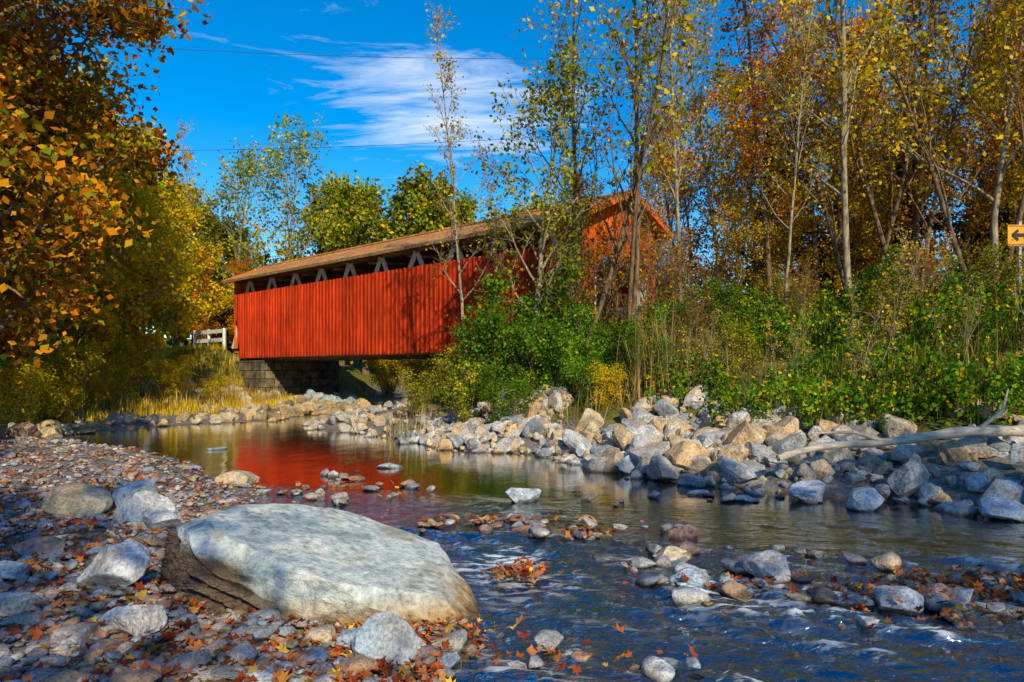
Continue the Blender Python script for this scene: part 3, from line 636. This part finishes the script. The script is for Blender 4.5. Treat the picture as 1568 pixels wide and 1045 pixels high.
for x,y,s in[(-1.2,17.4,.6),(3.1,16.8,.5),(5.0,15.2,.45),(8,14.3,.5),(10,14,.5),(7.2,18.0,.45),(-2.6,19.6,.5),(6.2,20.2,.5),(-2.0,22.5,.6)]:
    put('shrub',bush[1],x,y,None,s)
for x,y,s in[(3.0,19.0,.95),(4.2,20.4,1.0),(2.3,19.4,1.0),(5.0,18.6,.6),(12,15.8,.5),(6.8,16.2,.5),(9.2,15,.5),(4.3,16.8,.5),(4.9,21.2,.9)]:
    put('brush_shrub',brush,x,y,None,s)
for x,y,s in[(-13.2,18.2,.7),(-13.8,20.4,.8),(-15,22.8,.9),(-14.5,25,.7),(-16.5,33,.6),(2.2,15.9,.4),(-3.6,32,.7),(-1,36,.9),(-4.5,40,1.2),(-8,44,1.2),(-13.3,26.5,.5),(-12.6,28.5,.45),(-14.2,28.5,.6),(-15.4,30.5,.55)]:
    put('yellow_shrub',bush[2],x,y,None,s)
for x,y,s in[(-11.8,14.2,.7),(-12.4,12.6,.9),(-10.2,11.2,.7)]:
    put('green_shrub',bush[0],x,y,None,s)
for x,y in[(8.4,13.0),(9.6,12.2),(10.6,12.8),(5.6,14.2),(7.6,14),(4.0,15.2),(9.0,14.6),(11.4,13.4),(6.5,12.8)]:
    put('sapling',sap,x,y,None,random.uniform(.5,.85))
def blades(mb,xs,ys,hgt,w,mat,bend=.35):
    n=len(xs);z=H(xs,ys);P=np.stack([xs,ys,z-.03],-1);az=rng.uniform(0,6.28,n)
    d=np.stack([np.cos(az),np.sin(az),0*az],-1);s=np.stack([-np.sin(az),np.cos(az),0*az],-1)
    h=hgt*rng.uniform(.4,1.3,n);be=(rng.uniform(.1,1.1,n)*bend*h)[:,None];h=h[:,None];w=(w*rng.uniform(.7,1.3,n))[:,None]
    up=np.array([0,0,1.])
    V=np.stack([P-s*w,P+s*w,P+up*h*.55+d*be*.35+s*w*.8,P+up*h*.55+d*be*.35-s*w*.8,P+up*h+d*be],1)
    o=np.arange(n)[:,None]*5
    mb.add(V,o+np.array([[0,1,2,3]]),mat,False);mb.G.append((o+np.array([[3,2,4]])+(mb.n-5*n),mat,False))
def region(n,x0,x1,y0,y1,sd,dmin,dmax,fr=.6,th=-.3,seed=90):
    x=rng.uniform(x0,x1,n);y=rng.uniform(y0,y1,n);d,s,i=shore(x,y)
    t=(x-P0[0])*U[0]+(y-P0[1])*U[1];vv=(x-P0[0])*Vv[0]+(y-P0[1])*Vv[1]
    m=~i&(s==sd)&(d>dmin+fbm(x,y,seed=5)*.6)&(d<dmax)&(fbm(x*fr,y*fr,seed=seed,o=2)>th)&~((vv>-.3)&(vv<BW+.3)&((t<0)|(t>20)))
    return x[m],y[m]
b=MB()
x,y=region(75000,-5,17,11,26,1,3.1,30);blades(b,x,y,.5,.010,0)
x,y=region(16000,-5,17,11,24,1,3.0,30,.9,.05,95);blades(b,x,y,.62,.009,1,.7)
x,y=region(24000,-8,30,24,60,1,1.5,80);blades(b,x,y,.6,.025,0)
b.build('bank_grass',[Y_grass,Y_dry])
b=MB()
x,y=region(45000,-24,-8,14,44,0,2.0,22);blades(b,x,y,.36,.014,0)
x,y=region(9000,-24,-8,14,44,0,2.5,22,.5,.1,95);blades(b,x,y,.7,.016,1,.5)
x,y=region(9000,-14,-6,6,15,0,5.0,12);blades(b,x,y,.45,.008,2)
b.build('golden_bank_grass',[Y_ygrass,Y_dry,Y_grass])
b=MB()
for cx,cy,n,s,h in[(3.1,15.6,170,.3,1.9),(3.6,16,120,.35,1.7),(8.8,12.8,60,.6,1.0),(4.8,14.6,50,.4,1.0),(-2.6,17.6,140,.5,.8),(1.6,15.8,70,.5,.8),(-9.9,10.4,100,.7,.6)]:
    blades(b,cx+rng.normal(0,s,n),cy+rng.normal(0,s,n),h,.008,0,.75)
b.build('dry_reeds',[Y_dry])
b=MB();x,y=region(2700,-4,17,10.5,20,1,2.8,30);z=H(x,y)
A=[]
for xx,yy,zz in zip(x,y,z):
    h=rng.uniform(.3,.85);T=path(rng,np.array([xx,yy,zz]),np.array([rng.normal()*.15,rng.normal()*.15,1.]),h,3,.08,.05)
    b.tube(T,[.006,.005,.004,.002],3,0);A.append(T[1:]);A.append(T[2:])
A=np.concatenate(A);leaves(b,rng,A,30000,.09,.06,1);leaves(b,rng,A,7000,.08,.07,2)
b.build('bank_weeds',[bark,Y_bush,Y_yellow])
b=MB();pts=[]
for i in range(300):
    an=rng.uniform(0,6.283);rr=rng.uniform(62,125);pts.append((rr*math.sin(an),rr*math.cos(an)))
for i in range(80):
    an=rng.uniform(-.75,.8);rr=rng.uniform(60,85);pts.append((rr*math.sin(an),rr*math.cos(an)))
pts=np.array(pts);zz=H(pts[:,0],pts[:,1],False)
for (x,y),z in zip(pts,zz):
    h=rng.uniform(7,12)*(.8 if y<0 else 1);m_=rng.integers(1,5)
    b.tube([(x,y,z-1),(x,y,z+h*.8)],[.25,.1],5,0)
    q=rng.normal(size=(10,3))*np.array([h*.17,h*.17,h*.2])+np.array([x,y,z+h*.58])
    leaves(b,rng,q,360,.70,h*.075,int(m_))
b.build('distant_forest',[bark,Y_ygreen,Y_gold,Y_orange,Y_green])
# ------------------------------------------------------------ driftwood log
b=MB()
t=np.linspace(0,1,30);P=LG0+(LG1-LG0)*t[:,None];P[:,2]+=.06*np.sin(t*4)+.03*np.sin(t*11);P[:,1]+=.08*np.sin(t*7)
b.tube(P,.046+.040*t+.008*np.sin(t*40),10)
b.tube([P[0]-np.array([.02,0,0]),P[0]],[.005,.046],10)
b.tube([P[12],P[12]+np.array([-.5,-.1,.15]),P[12]+np.array([-1.1,.0,.12])],[.035,.025,.01],6)
b.tube([P[22],P[22]+np.array([.3,-.1,.3]),P[22]+np.array([.45,.0,.6])],[.035,.025,.01],6)
N=NT('driftwood');mp=N.n('ShaderNodeMapping');mp.inputs['Scale'].default_value=(1,9,9);N.l(N.obj(),mp.inputs[0]);n1=N.noise(4,mp.outputs[0],4,.7)
N.pr(N.ramp(n1,[(.3,(.28,.21,.14)),(.55,(.60,.52,.40)),(.8,(.72,.66,.54))]),.8,N.bump(n1,.6,.015))
b.build('driftwood_log',[N.m])
# ------------------------------------------------------------ road sign
e=bpy.data.objects.new('road_sign',None);scene.collection.objects.link(e)
sx,sy=11.38,15.3;e.location=(sx,sy,hz(sx,sy))
N=NT('sign_yellow');N.pr(N.ramp(N.noise(8,N.obj()),[(.3,(.75,.30,.01)),(.7,(.85,.38,.015))]),.4);My=N.m
N=NT('sign_black');N.pr((.02,.02,.02),.5);Mk=N.m
zs=1.7+.188*sy-hz(sx,sy)
b=MB();b.box((-.03,-.02,-.4),(.03,.02,zs+.5));b.build('post',[Ms],parent=e)
b=MB();b.box((-.30,-.045,zs-.05),(.32,-.025,zs+.42));b.build('panel',[My],parent=e)
b=MB();b.beam((-.17,-.052,zs+.19),(.24,-.052,zs+.19),.008,.08)
b.beam((-.2,-.052,zs+.19),(-.07,-.055,zs+.30),.008,.06);b.beam((-.2,-.052,zs+.19),(-.07,-.055,zs+.08),.008,.06)
for z_ in(zs-.03,zs+.385):b.box((-.28,-.05,z_),(.30,-.046,z_+.015))
b.build('arrow_marking',[Mk],parent=e)
N=NT('cable');N.pr((.02,.02,.02),.6)
for a,c in(((-40,36,20.5),(16,44,22.2)),((-40,40,15.0),(16,48,19.5))):
    b=MB();t=np.linspace(0,1,30);P=np.array(a)+(np.array(c)-np.array(a))*t[:,None];P[:,2]-=3*.35*4*t*(1-t)
    b.tube(P,np.full(30,.014),5);b.build('power_line',[N.m])
# ------------------------------------------------------------ light & sky
sd=bpy.data.lights.new('sun','SUN');sd.energy=5;sd.angle=R(.5);sd.color=(1,.86,.57)
so=bpy.data.objects.new('sun',sd);scene.collection.objects.link(so);so.rotation_euler=SUN.to_track_quat('Z','Y').to_euler()
w=bpy.data.worlds.new('World');scene.world=w;w.use_nodes=True;t=w.node_tree;t.nodes.clear()
def wn(ty,**k):
    n=t.nodes.new(ty)
    for a,v in k.items():
        if a[0]=='_':n.inputs[a[1:]].default_value=v
        else:setattr(n,a,v)
    return n
sky=wn('ShaderNodeTexSky',sky_type='NISHITA',sun_disc=False,sun_elevation=R(SEL),sun_rotation=R(160),air_density=1.0,dust_density=.2,ozone_density=3)
hs=wn('ShaderNodeHueSaturation',_Saturation=1.5,_Value=1.25);t.links.new(sky.outputs[0],hs.inputs['Color'])
tc=wn('ShaderNodeTexCoord');sx_=wn('ShaderNodeSeparateXYZ');t.links.new(tc.outputs['Generated'],sx_.inputs[0])
def wm(op,a,b_=0.,cl=False):
    n=wn('ShaderNodeMath',operation=op,use_clamp=cl)
    for i,v in((0,a),(1,b_)):
        if isinstance(v,(int,float)):n.inputs[i].default_value=v
        else:t.links.new(v,n.inputs[i])
    return n.outputs[0]
dz=wm('MAXIMUM',sx_.outputs[2],.05)
px=wm('DIVIDE',sx_.outputs[0],dz);py=wm('DIVIDE',sx_.outputs[1],dz)
cb=wn('ShaderNodeCombineXYZ');t.links.new(px,cb.inputs[0]);t.links.new(py,cb.inputs[1])
mp=wn('ShaderNodeMapping');mp.inputs['Rotation'].default_value=(0,0,R(35));mp.inputs['Scale'].default_value=(1.0,3.0,1);t.links.new(cb.outputs[0],mp.inputs[0])
nz=wn('ShaderNodeTexNoise',_Scale=1.5,_Detail=9.,_Roughness=.64,_Distortion=.8);t.links.new(mp.outputs[0],nz.inputs[0])
ex_=wm('DIVIDE',wm('ADD',px,.22),.58);ey=wm('DIVIDE',wm('SUBTRACT',py,2.7),.65)
dd=wm('ADD',wm('MULTIPLY',ex_,ex_),wm('MULTIPLY',ey,ey));mk=wm('POWER',2.718,wm('MULTIPLY',dd,-1.))
base=wm('ADD',wm('MULTIPLY',mk,.38),nz.outputs[0])
mr=wn('ShaderNodeMapRange');t.links.new(base,mr.inputs[0]);mr.inputs[1].default_value=.66;mr.inputs[2].default_value=1.05
mxw=wn('ShaderNodeMix',data_type='RGBA');t.links.new(mr.outputs[0],mxw.inputs[0]);t.links.new(hs.outputs[0],mxw.inputs[6]);mxw.inputs[7].default_value=(6.0,6.7,7.4,1)
bg=wn('ShaderNodeBackground',_Strength=.15);t.links.new(mxw.outputs[2],bg.inputs[0])
ow=wn('ShaderNodeOutputWorld');t.links.new(bg.outputs[0],ow.inputs[0])
cd=bpy.data.cameras.new('camera');cd.lens=24;cd.sensor_width=36;cd.shift_y=.0306;cd.clip_end=2000;cd.clip_start=.05
co=bpy.data.objects.new('camera',cd);scene.collection.objects.link(co);co.location=(0,0,1.7);co.rotation_euler=(R(90),0,0)
scene.camera=co
scene.view_settings.view_transform='Standard';scene.view_settings.look='None';scene.view_settings.exposure=0
